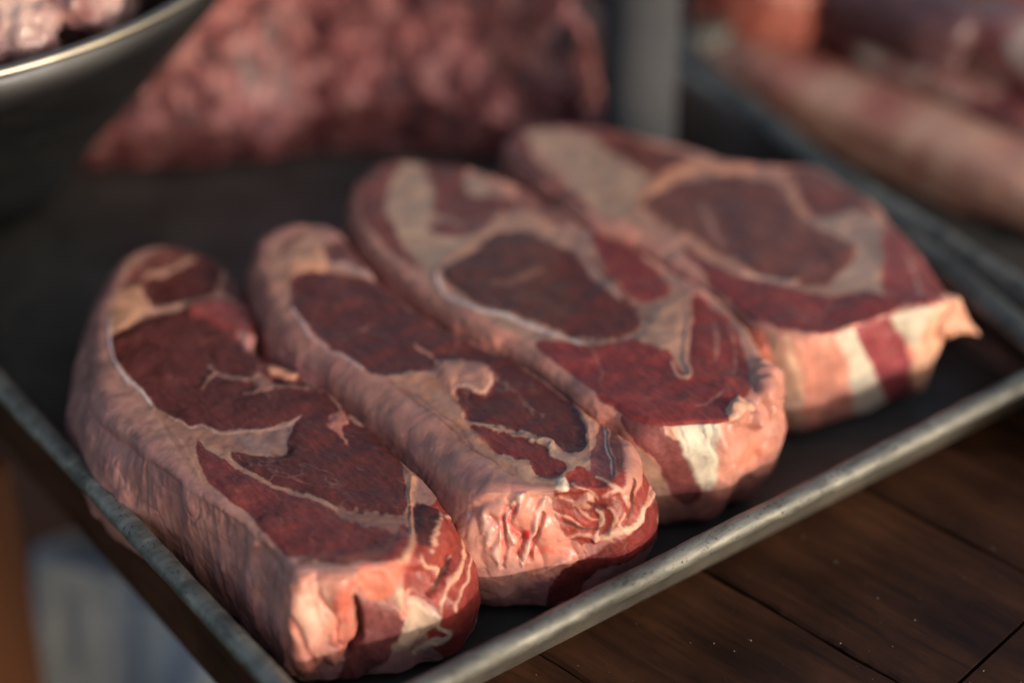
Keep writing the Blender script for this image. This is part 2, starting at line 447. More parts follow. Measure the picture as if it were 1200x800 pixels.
S1 = [
 ('P','T','muscle',DULL,[(140,341),(150,322),(168,303),(192,292),(216,290),(240,296),(255,308),(262,320),(260,331),(252,345),(228,351),(207,357),(180,357),(172,350),(165,335),(150,336)],dict(h=-.3)),
 ('P','T','muscle',LEAN,[(170,345),(178,325),(200,318),(235,300),(254,312),(260,322),(256,343),(228,351),(207,357),(180,357)],dict(h=.0)),
 ('L','T','fat',(.55,.36,.29),[(169,325),(192,317),(210,309),(229,304)],dict(w=8,h=.3,rag=2)),
 ('P','T','muscle',DULL,[(262,310),(276,322),(288,342),(288,354),(270,348),(262,342)],{}),
 ('P','T','fat',(.62,.40,.28),[(136,344),(164,337),(172,352),(176,362),(155,378),(133,396),(130,370)],dict(h=.4)),
 # big round muscle with the one right of it
 ('P','T','muscle',LEAN,[(131,400),(147,384),(174,371),(204,366),(232,364),(262,380),(290,402),(318,424),(352,440),(388,458),(410,480),(402,492),(384,490),(340,494),(320,501),(280,504),(235,499),(200,486),(180,472),(155,448),(139,428)],dict(h=.5,dome=14)),
 ('P','T','muscle',LEAN,[(272,535),(278,529),(297,530),(315,531),(335,528),(334,512),(340,498),(360,488),(392,482),(412,492),(440,508),(468,536),(480,565),(478,590),(468,606),(436,604),(396,592),(367,580),(326,569),(306,559),(282,546)],dict(h=.5,dome=14)),
 ('P','T','muscle',(.145,.028,.024),[(229,519),(235,517),(254,535),(279,550),(306,564),(326,573),(367,585),(396,597),(436,610),(474,612),(478,634),(470,654),(440,658),(400,660),(360,650),(330,645),(312,624),(288,600),(262,581),(244,563),(233,543)],dict(h=.3,dome=10)),
 ('P','T','lean',(.24,.05,.045),[(219,365),(246,354),(276,355),(300,360),(306,382),(300,404),(282,402),(262,388),(240,378)],dict(h=1.4,wet=.22,rag=3,soft=3)),
 ('P','T','fat',(.44,.26,.26),[(276,395),(300,398),(302,412),(285,408)],dict(soft=3,wet=.2)),
 ('L','T','fat',(.55,.34,.28),[(174,362),(204,359),(230,354),(256,347),(272,352)],dict(w=7,h=.4,rag=2)),
 ('L','T','fat',(.5,.32,.26),[(260,318),(258,330),(256,344)],dict(w=6,h=.4)),
 # white membrane along the fat rim
 ('L','T','fat',(.66,.66,.74),[(130,372),(130,405),(138,431),(153,452),(168,466),(182,478)],dict(w=3.4,h=.5,rag=.5)),
 # grey fat wedge
 ('P','T','fat',(.33,.21,.17),[(180,473),(200,488),(236,500),(265,506),(288,507),(315,504),(332,500),(344,497),(336,512),(338,530),(315,531),(297,529),(277,531),(262,530),(240,517),(229,519),(234,545),(246,566),(230,560),(205,520),(190,495)],dict(h=.2,soft=1.5)),
 ('P','T','fat',(.24,.175,.17),[(275,510),(315,506),(338,500),(334,526),(297,528),(280,522)],dict(h=-.2,rag=4,amt=.6,soft=2.5)),
 ('L','T','fat',(.56,.40,.36),[(200,489),(236,501),(265,507),(300,505),(330,501),(352,490)],dict(w=3,h=.3,rag=1.2)),
 ('L','T','fat',(.38,.25,.21),[(196,498),(214,518),(226,545),(240,566),(254,578)],dict(w=4,h=0)),
 ('L','T','fat',(.38,.25,.21),[(262,535),(280,548),(306,561),(326,571),(367,583),(396,596),(430,607),(466,608)],dict(w=4.5,h=.3,rag=1.4)),
 ('P','T','fat',(.27,.16,.135),[(396,594),(440,603),(470,602),(472,618),(452,622),(420,612)],dict(rag=5,soft=4)),
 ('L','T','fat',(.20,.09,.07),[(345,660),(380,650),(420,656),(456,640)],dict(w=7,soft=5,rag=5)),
 # streaks
 ('L','T','fat',(.36,.25,.23),[(243,433),(254,436),(277,445),(290,447),(306,440)],dict(w=3.2,h=.5,rag=1)),
 ('L','T','fat',(.36,.25,.23),[(238,458),(241,447),(252,438)],dict(w=3,h=.5,rag=1)),
 ('L','T','lean',LEAN_DK,[(320,444),(345,447),(378,452),(398,466)],dict(w=6,h=-2.0)),  # groove below the streak: cut in, its shade also painted dark
 ('L','T','fat',(.36,.235,.21),[(288,463),(306,458),(324,450),(342,454),(371,456),(389,469),(396,481),(405,494)],dict(w=4.2,h=.6,rag=1.4)),
 ('P','T','fat',(.34,.2,.17),[(301,442),(319,445),(315,454),(301,460)],dict(h=.4)),
 ('P','T','fat',(.60,.36,.26),[(318,430),(349,435),(348,441),(319,439)],dict(h=.6)),
 ('P','T','lean',(.6,.10,.08),[(382,454),(396,450),(400,460),(385,462)],dict(h=.6,wet=.2)),
 ('P','T','fat',(.45,.22,.19),[(385,499),(396,486),(408,496),(400,503),(408,520),(398,510)],dict(h=.5,rag=2.5)),
 # right hand end
 ('P','B','muscle',RED,[(478,592),(500,588),(520,582),(545,610),(560,660),(560,720),(530,772),(500,745),(512,722),(500,700),(480,700),(472,690),(474,655),(482,630)],dict(h=.0,b=.5)),
 ('P','B','lean',LEAN_DK,[(489,585),(506,590),(518,606),(512,638),(486,636),(484,606)],dict(rag=2)),
 ('P','T','fat',(.46,.29,.21),[(472,545),(489,558),(487,580),(484,600),(486,640),(476,660),(470,655),(480,625),(479,590),(477,570)],dict(h=.8)),
 ('L','B','fat',(.52,.27,.2),[(516,600),(512,626),(507,648)],dict(w=6,rag=2,h=.5)),
 ('L','B','fat',(.52,.27,.19),[(522,602),(538,614),(544,634),(542,652),(532,674),(522,694),(512,720)],dict(w=4.4,h=.8,rag=1.4)),
 ('L','B','fat',(.52,.28,.2),[(492,650),(500,664),(512,670),(515,685),(505,686)],dict(w=5,h=.8)),
 ('L','B','fat',(.5,.26,.2),[(552,650),(546,675),(536,692),(528,712)],dict(w=4,h=.8)),
 ('L','B','lean',LEAN_DK,[(527,655),(520,676),(505,694)],dict(w=8,h=-1.2)),
 # front face
 ('P','S','fat',ORANGE,[(333,678),(357,672),(382,668),(400,665),(424,665),(423,680),(416,702),(417,732),(418,747),(402,766),(395,778),(377,772),(365,786),(352,796),(338,790),(334,740)],dict(h=1.8,dome=12,b=1.3,wet=.1)),
 ('P','S','fat',(.56,.33,.26),[(352,692),(372,684),(386,700),(380,730),(362,740),(350,716)],dict(soft=8,rag=5)),  # highlight on the lump, painted as paler fat
 ('P','S','fat',(.48,.12,.085),[(396,686),(414,680),(413,716),(402,724),(392,704)],dict(soft=7,rag=6)),
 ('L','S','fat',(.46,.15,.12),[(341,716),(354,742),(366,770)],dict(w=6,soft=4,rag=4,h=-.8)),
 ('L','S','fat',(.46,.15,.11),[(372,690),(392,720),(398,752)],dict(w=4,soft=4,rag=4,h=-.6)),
 ('P','S','fat',SALMON,[(340,745),(365,750),(372,775),(355,795),(338,790)],dict(soft=5,rag=5,b=.8)),
 ('P','S','fat',(.5,.15,.11),[(388,735),(414,728),(416,748),(400,762),(390,755)],dict(soft=6,rag=5)),
 ('P','B','lean',(.52,.15,.10),[(422,664),(440,662),(478,657),(466,685),(460,699),(425,699),(421,682)],dict(rag=2.5,soft=3)),
 ('P','S','muscle',MAUVE,[(421,703),(440,705),(460,713),(472,725),(472,744),(462,764),(452,780),(420,800),(400,800),(405,772),(418,750),(419,727)],dict(h=.6)),
 ('P','S','fat',CREAM,[(459,698),(472,688),(474,712),(480,700),(492,704),(514,719),(508,734),(487,752),(475,764),(461,757),(471,740),(470,718)],dict(h=.6,rag=2)),
 ('L','S','fat',SALMON,[(480,690),(476,705),(470,725)],dict(w=6,rag=2)),
 ('L','S','fat',(.55,.38,.28),[(508,730),(524,740),(508,752),(488,766)],dict(w=8,rag=2)),
 ('L','S','lean',(.10,.02,.018),[(417,702),(420,725),(418,748),(402,770)],dict(w=6,h=-2.8)),  # groove beside the fat lump, sunk and its shade darkened into the colour
]
S2_OUT = [(292,300,4,3,-1),(302,274,5,3,0),(328,261,5,3,0),(360,259,4,2,0),(390,265,3,2,0),(410,282,3,1,-1),(440,325,3,1,-2),(470,350,3,1,-2),(500,370,3,1,-2),(530,387,3,1,-2),(560,398,3,1,-2),(610,420,3,1,-2),(651,447,3,1,-2),(684,474,3,1,-1),(710,492,3,2,0),(737,510,4,3,1),
          (752,535,6,5,-1),(745,556,5,5,-2),(722,572,3,4,-1),(695,572,2.5,3,0),(655,574,2.5,2,2),(610,574,2.5,3,2),(572,572,4,4,1),(545,566,9,4,0),(515,540,10,3,-1),(478,506,10,3,-2),(438,473,9,3,-2),(403,443,8,3,-2),(363,412,7,3,-2),(322,381,6,3,-2),(301,346,6,3,-2),(291,322,6,3,-1)]
S2 = [
 ('P','T','muscle',DULL,[(377,292),(398,280),(412,292),(424,312),(401,312),(386,304)],{}),
 ('P','T','fat',(.60,.38,.27),[(341,303),(371,288),(381,293),(386,312),(362,320),(341,327)],dict(h=.4)),
 ('L','T','lean',DULL,[(330,300),(338,284),(352,274)],dict(w=7,soft=4)),
 ('L','T','fat',(.5,.38,.38),[(389,310),(405,311),(424,320),(440,330)],dict(w=5,h=.4)),
 ('P','T','muscle',LEAN,[(339,331),(359,321),(386,317),(410,320),(434,329),(455,344),(485,364),(521,386),(560,400),(580,412),(560,422),(525,420),(509,424),(513,434),(480,436),(452,440),(422,432),(389,414),(365,393),(347,368)],dict(h=-.4,dome=8)),
 ('P','T','muscle',LEAN,[(500,420),(525,420),(547,421),(568,427),(577,443),(565,456),(552,454),(536,451),(528,457),(538,474),(552,488),(574,491),(597,499),(624,506),(646,517),(667,528),(682,527),(686,512),(680,485),(667,458),(646,438),(606,418),(565,399),(530,396)],dict(h=-.8,dome=9)),
 ('P','T','muscle',(.16,.027,.023),[(547,499),(556,496),(574,502),(597,503),(615,510),(635,521),(651,535),(664,544),(658,556),(642,559),(624,557),(617,541),(601,536),(581,529),(565,516),(554,507)],dict(h=-.3,rag=2)),
 ('L','T','fat',(.54,.46,.50),[(344,362),(352,378),(365,392),(389,412),(424,432)],dict(w=5,h=.6)),
 ('L','T','lean',(.3,.1,.085),[(352,372),(372,396),(396,414)],dict(w=3)),
 ('L','T','fat',(.44,.27,.22),[(489,401),(492,408),(503,415),(510,424)],dict(w=4,h=.5)),
 ('L','T','fat',(.3,.15,.12),[(418,386),(428,383),(438,372)],dict(w=3,rag=2)),
 ('L','T','fat',(.24,.13,.11),[(560,425),(600,452),(622,474),(640,480)],dict(w=5,soft=4,rag=5)),
 ('L','T','lean',(.105,.02,.018),[(545,486),(574,493),(600,500),(628,509)],dict(w=6,h=-1.0)),
 ('L','T','fat',(.27,.135,.10),[(455,446),(492,470),(530,500),(562,528),(600,556)],dict(w=2.6,rag=1,soft=2)),  # fold wrinkle, its crease shade painted as a thin dark line
 ('L','T','fat',(.30,.15,.11),[(470,452),(505,472),(540,502),(556,520)],dict(w=2.2,rag=1,soft=2)),  # second wrinkle, crease shade in the colour, no relief
 ('L','T','fat',(.46,.28,.19),[(500,462),(540,494),(575,526),(612,558)],dict(w=7,rag=2,soft=4)),
 ('L','T','fat',(.42,.25,.18),[(470,444),(510,446),(535,462)],dict(w=9,rag=2,soft=4)),
 ('L','T','fat',(.27,.135,.10),[(528,460),(538,476),(556,496)],dict(w=2.4,rag=1,soft=2)),  # short wrinkle by the flap, crease shade likewise painted
 # curled flap
 ('P','T','fat',(.41,.25,.21),[(509,426),(525,420),(547,421),(565,427),(576,440),(576,449),(566,455),(554,453),(538,447),(527,456),(519,452),(510,438)],dict(h=.9,dome=12,rag=.6)),
 ('L','T','fat',(.58,.42,.36),[(575,438),(577,447),(567,455),(553,453),(538,449),(528,456)],dict(w=4,h=.5)),
 # ragged cream fringes
 ('L','T','fat',(.5,.38,.30),[(556,493),(576,498),(597,501),(612,505),(624,509),(637,517),(650,528),(665,538),(682,546),(694,540)],dict(w=10,h=.5,rag=1.8)),
 ('L','T','fat',(.54,.42,.33),[(612,505),(622,508),(624,512)],dict(w=6,h=.8)),
 ('L','T','fat',(.54,.42,.33),[(632,514),(644,518),(642,524)],dict(w=7,h=.8)),
 ('L','T','fat',(.48,.35,.28),[(584,534),(604,539),(612,549),(630,560),(652,562)],dict(w=9,h=.4,rag=3)),
 ('L','T','fat',(.46,.30,.235),[(650,443),(667,458),(682,478),(687,500),(689,526)],dict(w=5,h=.6)),
 ('P','B','muscle',MAUVE,[(696,482),(707,490),(714,526),(720,557),(706,574),(694,568),(692,535),(696,517)],dict(h=-.3)),
 ('P','T','muscle',DULL,[(714,498),(726,510),(732,530),(730,548),(722,556),(717,530)],{}),
 ('L','B','fat',(.5,.36,.32),[(705,497),(709,519),(716,557)],dict(w=2.4,h=0)),
 ('L','T','fat',(.62,.36,.25),[(690,490),(697,498),(692,512)],dict(w=6)),
 # front face
 ('P','S','fat',(.47,.215,.175),[(545,575),(640,570),(655,600),(620,690),(560,700),(535,640)],dict(soft=6,wet=.14,b=.9)),
 ('P','S','lean',SALMON,[(592,612),(608,585),(630,580),(660,622),(686,640),(682,660),(650,672),(622,676)],dict(soft=5,rag=4,wet=.14,b=1.0)),
 ('P','B','muscle',RED,[(668,552),(687,549),(700,559),(714,562),(730,550),(748,545),(767,572),(765,590),(752,604),(740,618),(718,628),(690,637),(668,632),(655,612),(648,584)],dict(h=-.3,rag=2,b=.25)),
 ('P','S','muscle',(.16,.026,.024),[(769,582),(768,625),(752,645),(730,660),(690,675),(672,700),(640,712),(650,676),(690,652),(720,632),(748,616)],dict(rag=1.5)),
 ('P','B','fat',(.60,.48,.38),[(654,560),(665,559),(668,570),(660,578),(652,572)],dict(h=.8)),
 ('P','B','fat',ORANGE,[(674,591),(687,579),(697,586),(692,597),(677,596)],dict(h=.8)),
 ('P','B','fat',ORANGE,[(731,516),(742,521),(753,540),(748,570),(741,593),(732,577),(729,545)],dict(h=.6)),
 ('L','B','fat',ORANGE,[(708,585),(720,576),(728,572)],dict(w=6)),
 ('L','B','fat',(.54,.33,.24),[(768,576),(760,588),(752,601),(746,615),(734,620),(720,627),(698,631)],dict(w=5.5,h=1.2,rag=1.6)),
 ('L','B','fat',(.54,.34,.26),[(700,597),(707,606),(706,618),(698,630)],dict(w=5,h=.9,rag=1.6)),
 ('L','B','fat',(.56,.28,.2),[(735,600),(728,612),(732,622)],dict(w=4)),
 ('L','B','fat',(.52,.22,.17),[(655,584),(674,590),(690,606),(706,612)],dict(w=3)),
 ('L','B','fat',(.52,.22,.17),[(650,600),(668,606),(684,620),(700,622)],dict(w=3)),
 ('L','B','lean',(.36,.06,.05),[(664,596),(684,612),(700,612)],dict(w=4)),
 ('L','B','fat',(.50,.29,.21),[(700,557),(718,566),(742,582)],dict(w=3,h=.15)),
 ('L','B','fat',(.46,.24,.18),[(672,566),(690,575),(702,588)],dict(w=3,h=.15)),
 ('L','B','fat',(.46,.20,.15),[(658,632),(690,628),(716,634)],dict(w=3.5,h=.5)),
 ('L','B','fat',(.48,.26,.19),[(712,598),(723,612),(716,626)],dict(w=3.4,h=.5)),
 ('L','B','lean',LEAN,[(688,590),(708,595),(728,589)],dict(w=4,h=-.15)),
 ('L','B','lean',LEAN,[(662,612),(684,621),(706,622)],dict(w=4,h=-.15)),
 ('L','B','lean',LEAN,[(738,560),(744,590),(736,612)],dict(w=4,h=-.15)),
 ('L','B','fat',ORANGE,[(757,548),(762,570),(755,592)],dict(w=3.4,h=.4)),
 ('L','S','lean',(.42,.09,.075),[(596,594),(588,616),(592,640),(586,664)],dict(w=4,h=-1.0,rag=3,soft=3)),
 ('L','S','fat',(.56,.31,.26),[(568,600),(572,630),(584,660)],dict(w=9,h=1.2,rag=3,soft=4,wet=.22)),
 ('L','S','fat',(.64,.38,.32),[(616,570),(606,590),(598,606),(602,630)],dict(w=9,h=1.6,rag=2,wet=.25)),
 ('L','S','fat',(.62,.36,.3),[(640,588),(630,606),(622,632),(612,660)],dict(w=7,h=1.6,rag=1.5,wet=.2)),
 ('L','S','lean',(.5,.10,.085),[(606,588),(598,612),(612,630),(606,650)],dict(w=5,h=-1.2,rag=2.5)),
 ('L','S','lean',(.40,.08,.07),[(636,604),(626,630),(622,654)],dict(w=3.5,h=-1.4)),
 ('P','S','lean',(.6,.04,.04),[(613,622),(619,624),(618,633),(613,630)],dict(wet=.25)),
 ('L','S','lean',(.55,.13,.11),[(575,606),(582,620),(574,640)],dict(w=7,soft=3,rag=4,h=-.8,wet=.2)),
 ('L','S','fat',(.62,.30,.24),[(626,672),(654,660),(680,650)],dict(w=3,h=.6)),
 ('L','S','lean',(.58,.14,.11),[(632,648),(656,644),(674,650)],dict(w=5,rag=4)),
]
S3_OUT = [(410,252,4,3,-1),(412,218,4,3,0),(430,195,4,3,0),(457,184,4,2,0),(497,185,4,2,0),(543,193,3,2,0),(585,207,3,1,-1),(620,222,3,1,-2),(660,242,3,1,-2),(692,264,3,1,-2),(740,287,3,1,-2),(800,322,3,1,-2),(850,352,3,1,-1),(878,380,3,2,0),(897,410,4,4,-4),(914,440,5,5,-7),
          (904,460,4,5,-5),(875,474,2.5,4,-6),(855,492,1.5,4,-6),(816,495,1.5,4,-6),(772,497,1.5,3,-5),(743,490,2,3,-3),(722,480,3,2,0),(690,464,3,2,-1),(650,434,4,2,-2),(600,402,4,2,-2),(560,380,4,2,-2),(500,346,4,2,-2),(460,316,4,3,-2),(430,287,4,3,-2)]
S3 = [
 ('P','T','muscle',DULL,[(429,202),(455,187),(468,188),(462,215),(455,241),(465,274),(487,308),(472,304),(446,284),(424,256),(419,228)],{}),
 ('P','T','fat',(.43,.36,.29),[(468,196),(494,186),(502,209),(513,228),(504,251),(500,267),(526,277),(559,280),(520,300),(513,316),(497,313),(481,290),(461,267),(452,244)],{}),
 ('P','T','muscle',DULL,[(500,190),(546,199),(546,222),(572,232),(598,235),(606,246),(578,256),(552,258),(526,256),(507,248),(510,222)],{}),
 ('P','T','lean',(.17,.055,.048),[(500,267),(536,261),(578,258),(566,270),(543,278),(517,275)],{}),
 ('P','T','fat',(.42,.34,.28),[(546,205),(566,209),(572,230),(552,225)],dict(soft=3)),
 ('L','T','fat',(.52,.30,.21),[(566,203),(590,212),(612,218)],dict(w=8,soft=3)),
 ('P','T','lean',(.2,.075,.06),[(604,222),(640,235),(668,258),(640,262),(612,250)],dict(soft=3)),
 ('P','T','muscle',BROWN,[(520,324),(531,305),(563,287),(591,273),(617,270),(637,281),(666,291),(690,302),(712,322),(738,352),(752,372),(746,388),(722,395),(690,394),(660,390),(620,377),(580,361),(545,346)],dict(h=.3)),
 ('P','T','lean',LEAN,[(648,300),(690,302),(712,322),(738,352),(752,372),(746,388),(722,395),(690,394),(660,388),(676,360),(662,330)],dict(soft=10,rag=5)),
 ('L','T','fat',(.44,.30,.235),[(514,314),(530,300),(560,284),(587,267),(614,255),(632,258),(645,274),(664,280)],dict(w=11,h=.4,soft=2.5)),
 ('L','T','fat',(.2,.115,.09),[(572,330),(596,332),(612,326),(634,318)],dict(w=6,soft=3)),
 ('P','T','fat',(.40,.29,.235),[(510,316),(516,332),(552,352),(598,366),(640,382),(690,402),(680,412),(640,402),(600,388),(556,366),(510,340),(500,322)],dict(h=.2)),
 ('L','T','fat',(.62,.60,.64),[(510,318),(520,342),(552,359),(598,372),(637,388),(684,402)],dict(w=5,h=.6)),
 ('P','T','muscle',(.19,.033,.03),[(692,273),(710,268),(728,280),(752,301),(782,328),(782,346),(746,352),(728,337),(710,313)],dict(h=.2)),
 ('L','T','fat',(.32,.235,.22),[(676,272),(683,300),(702,324),(726,348)],dict(w=9,soft=3)),
 ('P','T','muscle',(.20,.030,.027),[(627,402),(656,400),(690,405),(715,401),(750,399),(783,412),(801,440),(822,437),(852,452),(873,460),(868,470),(858,496),(838,500),(816,500),(783,503),(743,497),(724,482),(706,472),(692,456),(656,428)],dict(h=.2)),
 ('P','T','muscle',RED,[(811,343),(837,358),(860,376),(873,408),(880,445),(873,466),(852,452),(812,441),(808,408),(812,372)],dict(h=.2)),
 ('P','T','fat',(.42,.30,.24),[(747,398),(776,358),(801,340),(808,358),(801,380),(798,405),(779,412),(765,406)],dict(h=.3)),
 ('L','T','fat',(.54,.36,.28),[(807,343),(810,372),(803,408),(808,440),(795,444),(787,428)],dict(w=4.5,h=.6)),
 ('L','T','fat',(.4,.2,.17),[(838,370),(842,398),(838,420)],dict(w=4)),
 ('L','T','fat',(.4,.18,.15),[(856,378),(862,405),(860,432)],dict(w=4,rag=2)),
 ('L','T','fat',(.36,.16,.14),[(814,478),(836,468),(848,460)],dict(w=3)),
 ('L','T','fat',(.32,.13,.11),[(692,404),(704,430),(700,446)],dict(w=3)),
 ('P','B','fat',ORANGE,[(884,430),(896,420),(924,448),(922,466),(905,492),(896,470),(884,462)],dict(h=1.4,rag=2,b=2.0)),
 ('P','B','fat',(.64,.34,.24),[(851,478),(870,468),(886,478),(890,500),(860,500)],dict(h=2.2,b=1.2)),
 ('P','S','fat',ORANGE,[(820,490),(870,480),(905,480),(905,540),(880,560),(845,566),(838,530)],dict(rag=3,amt=.3,b=1.2)),
 ('P','S','fat',(.6,.2,.14),[(870,520),(888,515),(890,540),(870,545)],dict(soft=6,rag=6)),
 ('P','S','muscle',MAUVE,[(728,486),(775,493),(800,518),(820,555),(818,590),(790,585),(772,545),(748,515)],dict(h=.2)),
 ('P','S','bone',BONE,[(787,492),(838,490),(840,530),(836,568),(822,572),(808,545),(796,515)],dict(h=.5,soft=3.5)),
 ('P','S','fat',(.6,.33,.24),[(775,494),(789,494),(794,512),(783,508)],dict(h=.6)),
 ('P','S','fat',(.34,.2,.155),[(745,518),(772,548),(786,580),(770,590),(755,560)],dict(soft=3)),  # shadow of the steak to the left, painted as dimmer fat
]
S4_OUT = [(589,168,4,2,0),(598,152,4,2,0),(640,144,3,2,0),(700,146,3,2,0),(760,160,3,2,0),(823,174,3,2,0),(862,188,3,2,0),(920,194,3,2,0),(957,191,3,2,0),(1004,220,3,2,0),(1052,262,3,2,0),(1085,302,3,2,0),(1102,326,3,2,-4),(1110,340,2,1,-6),(1112,347,2,1,-6),(1105,352,2,1,-6),(1087,357,1.5,2,-5),(1044,368,1.5,2,-4),(1001,382,1.5,2,-4),(963,393,1.5,2,-4),
          (925,391,1.5,2,-4),(890,380,2.5,2,-3),(866,366,3,1,-1),(830,338,3,1,-2),(790,312,3,1,-2),(740,282,3,1,-2),(690,258,3,1,-2),(642,222,3,1,-2),(604,190,4,2,-1)]
S4 = [
 ('P','T','muscle',DULL,[(590,152),(616,150),(622,178),(645,199),(676,229),(696,250),(672,240),(638,214),(606,186)],{}),
 ('P','T','fat',(.43,.35,.28),[(614,152),(660,152),(688,164),(728,182),(754,200),(758,217),(746,241),(728,256),(692,240),(672,214),(654,190),(622,166)],{}),
 ('P','T','muscle',DULL,[(686,154),(730,158),(772,172),(812,184),(800,196),(772,208),(746,196),(716,176)],{}),
 ('P','T','lean',(.27,.09,.075),[(640,146),(700,148),(760,162),(730,160),(688,156)],dict(soft=3)),
 ('P','T','muscle',(.15,.048,.036),[(752,246),(770,226),(800,213),(840,206),(880,208),(915,221),(930,241),(950,262),(980,278),(1008,287),(995,311),(975,331),(940,334),(900,325),(870,318),(830,300),(790,276),(765,261)],dict(h=.3)),
 ('L','T','lean',(.095,.03,.026),[(846,212),(858,240),(862,270),(880,310)],dict(w=30,soft=12,rag=6)),
 ('L','T','fat',(.34,.22,.19),[(820,240),(828,258),(836,275),(848,290)],dict(w=5,soft=4)),
 ('P','T','fat',(.38,.31,.27),[(955,256),(992,248),(1027,257),(1030,285),(1032,330),(1022,342),(970,336),(995,314),(1008,290),(975,272)],{}),
 ('P','T','muscle',DULL,[(922,201),(957,194),(1000,224),(1035,251),(1000,247),(955,252),(930,225)],{}),
 ('L','T','fat',(.40,.26,.23),[(955,195),(1004,226),(1052,268),(1082,304),(1100,330)],dict(w=7,soft=3)),
 ('P','T','muscle',(.25,.055,.05),[(1034,262),(1060,279),(1088,311),(1108,342),(1085,356),(1040,352),(1036,310)],dict(rag=3)),
 ('L','T','fat',(.44,.28,.25),[(1062,300),(1074,322),(1080,345)],dict(w=4,rag=3)),
 ('P','T','muscle',(.19,.033,.03),[(800,286),(832,306),(868,322),(935,338),(978,346),(1030,344),(1060,352),(1044,366),(1001,381),(963,391),(925,388),(888,377),(850,348),(822,320)],dict(h=.2)),
 ('L','T','fat',(.58,.33,.22),[(750,243),(758,224),(782,208),(815,193),(848,198),(880,200)],dict(w=13,soft=3,h=.4)),
 ('L','T','fat',(.45,.27,.21),[(880,200),(900,206),(924,216),(940,244),(960,262)],dict(w=9,soft=3)),
 ('L','T','fat',(.46,.28,.22),[(750,246),(775,266),(808,286),(845,304),(880,320)],dict(w=11,soft=3)),
 ('L','T','fat',(.52,.40,.36),[(872,320),(900,326),(934,330)],dict(w=5,h=.4)),
 ('P','S','fat',ORANGE,[(912,388),(965,392),(990,392),(1000,440),(1002,495),(930,500),(905,450)],dict(amt=.3)),
 ('L','S','fat',SALMON,[(945,395),(950,430),(948,470),(955,495)],dict(w=8,soft=4,rag=4)),
 ('L','S','fat',(.6,.38,.28),[(925,392),(930,430),(938,480)],dict(w=10,soft=4,rag=3)),
 ('L','S','fat',(.36,.22,.17),[(905,385),(920,430),(930,480),(938,500)],dict(w=16,soft=5)),  # dim strip: the left neighbour's shadow put into the fat colour
 ('P','S','bone',BONE,[(978,390),(1000,382),(1018,420),(1036,455),(1040,480),(1005,495),(996,440),(988,410)],dict(h=.4,soft=3.5)),
 ('P','S','muscle',(.24,.05,.06),[(1001,383),(1046,366),(1062,410),(1070,455),(1066,490),(1044,485),(1036,460),(1020,425)],{}),
 ('P','S','bone',BONE,[(1044,369),(1087,357),(1088,385),(1075,412),(1060,395)],dict(h=.5,soft=3.5)),
 ('P','S','fat',(.68,.36,.25),[(1088,360),(1130,350),(1130,420),(1100,450),(1070,455),(1068,420),(1078,400)],dict(h=1.0)),
]
steak('thick raw steak on the tray nearest the left rim, deep fat edge toward the viewer', S1_OUT, (-.085, .01, .0385), (-.10, 0), S1, 1600, 150, 95, 11, (.36,.175,.155), (.30,.13,.125), fibres=(.35, 260), wrk_amp=.5)
steak('raw steak second from the left with a curled fat flap on its cut face', S2_OUT, (-.045, 0, .0425), (-.06, 0), S2, 1500, 130, 95, 23, (.37,.165,.145), (.33,.125,.12), (.35,.18,.13), fibres=(.6, 220))
steak('raw steak second from the right with a brownish round muscle, touching the far steak', S3_OUT, (.01, 0, .0425), (-.03, 0), S3, 1200, 110, 70, 37, fibres=(.5, 90))
far_steak = steak('raw steak at the far right with two white bone ends in its front side', S4_OUT, (.06, 0, .041), (-.02, 0), S4, 1000, 100, 60, 41)

# ------------------------------------------------------------------ generic surface builders
def rounded_rect(x0, x1, y0, y1, r, k=14):
    pts = []
    for cx, cy, a0 in ((x1-r, y1-r, 0), (x0+r, y1-r, 90), (x0+r, y0+r, 180), (x1-r, y0+r, 270)):
        for i in range(k+1):
            a = math.radians(a0+90*i/k)
            pts.append((cx+r*math.cos(a), cy+r*math.sin(a), math.cos(a), math.sin(a)))
    out = []
    n = len(pts)
    for i in range(n):
        a, b = np.array(pts[i]), np.array(pts[(i+1) % n])
        d = np.hypot(*(b-a)[:2]); m = max(1, int(d/.003))
        for j in range(m):
            q = a+(b-a)*j/m
            out.append(q)
    return np.array(out)

def sweep(path, prof, closed_prof=False):
    """path rows x, y, nx, ny (outward); prof rows: outward offset, z"""
    n = len(path); m = len(prof)
    V = np.concatenate([np.c_[path[:, 0]+path[:, 2]*o, path[:, 1]+path[:, 3]*o, np.full(n, z)] for o, z in prof], 0)
    a = np.arange(n); b = np.roll(a, -1); F = []
    for i in range(m if closed_prof else m-1):
        j = (i+1) % m
        F.append(np.stack([i*n+a, i*n+b, j*n+b, j*n+a], 1))
    return V, np.concatenate(F, 0)

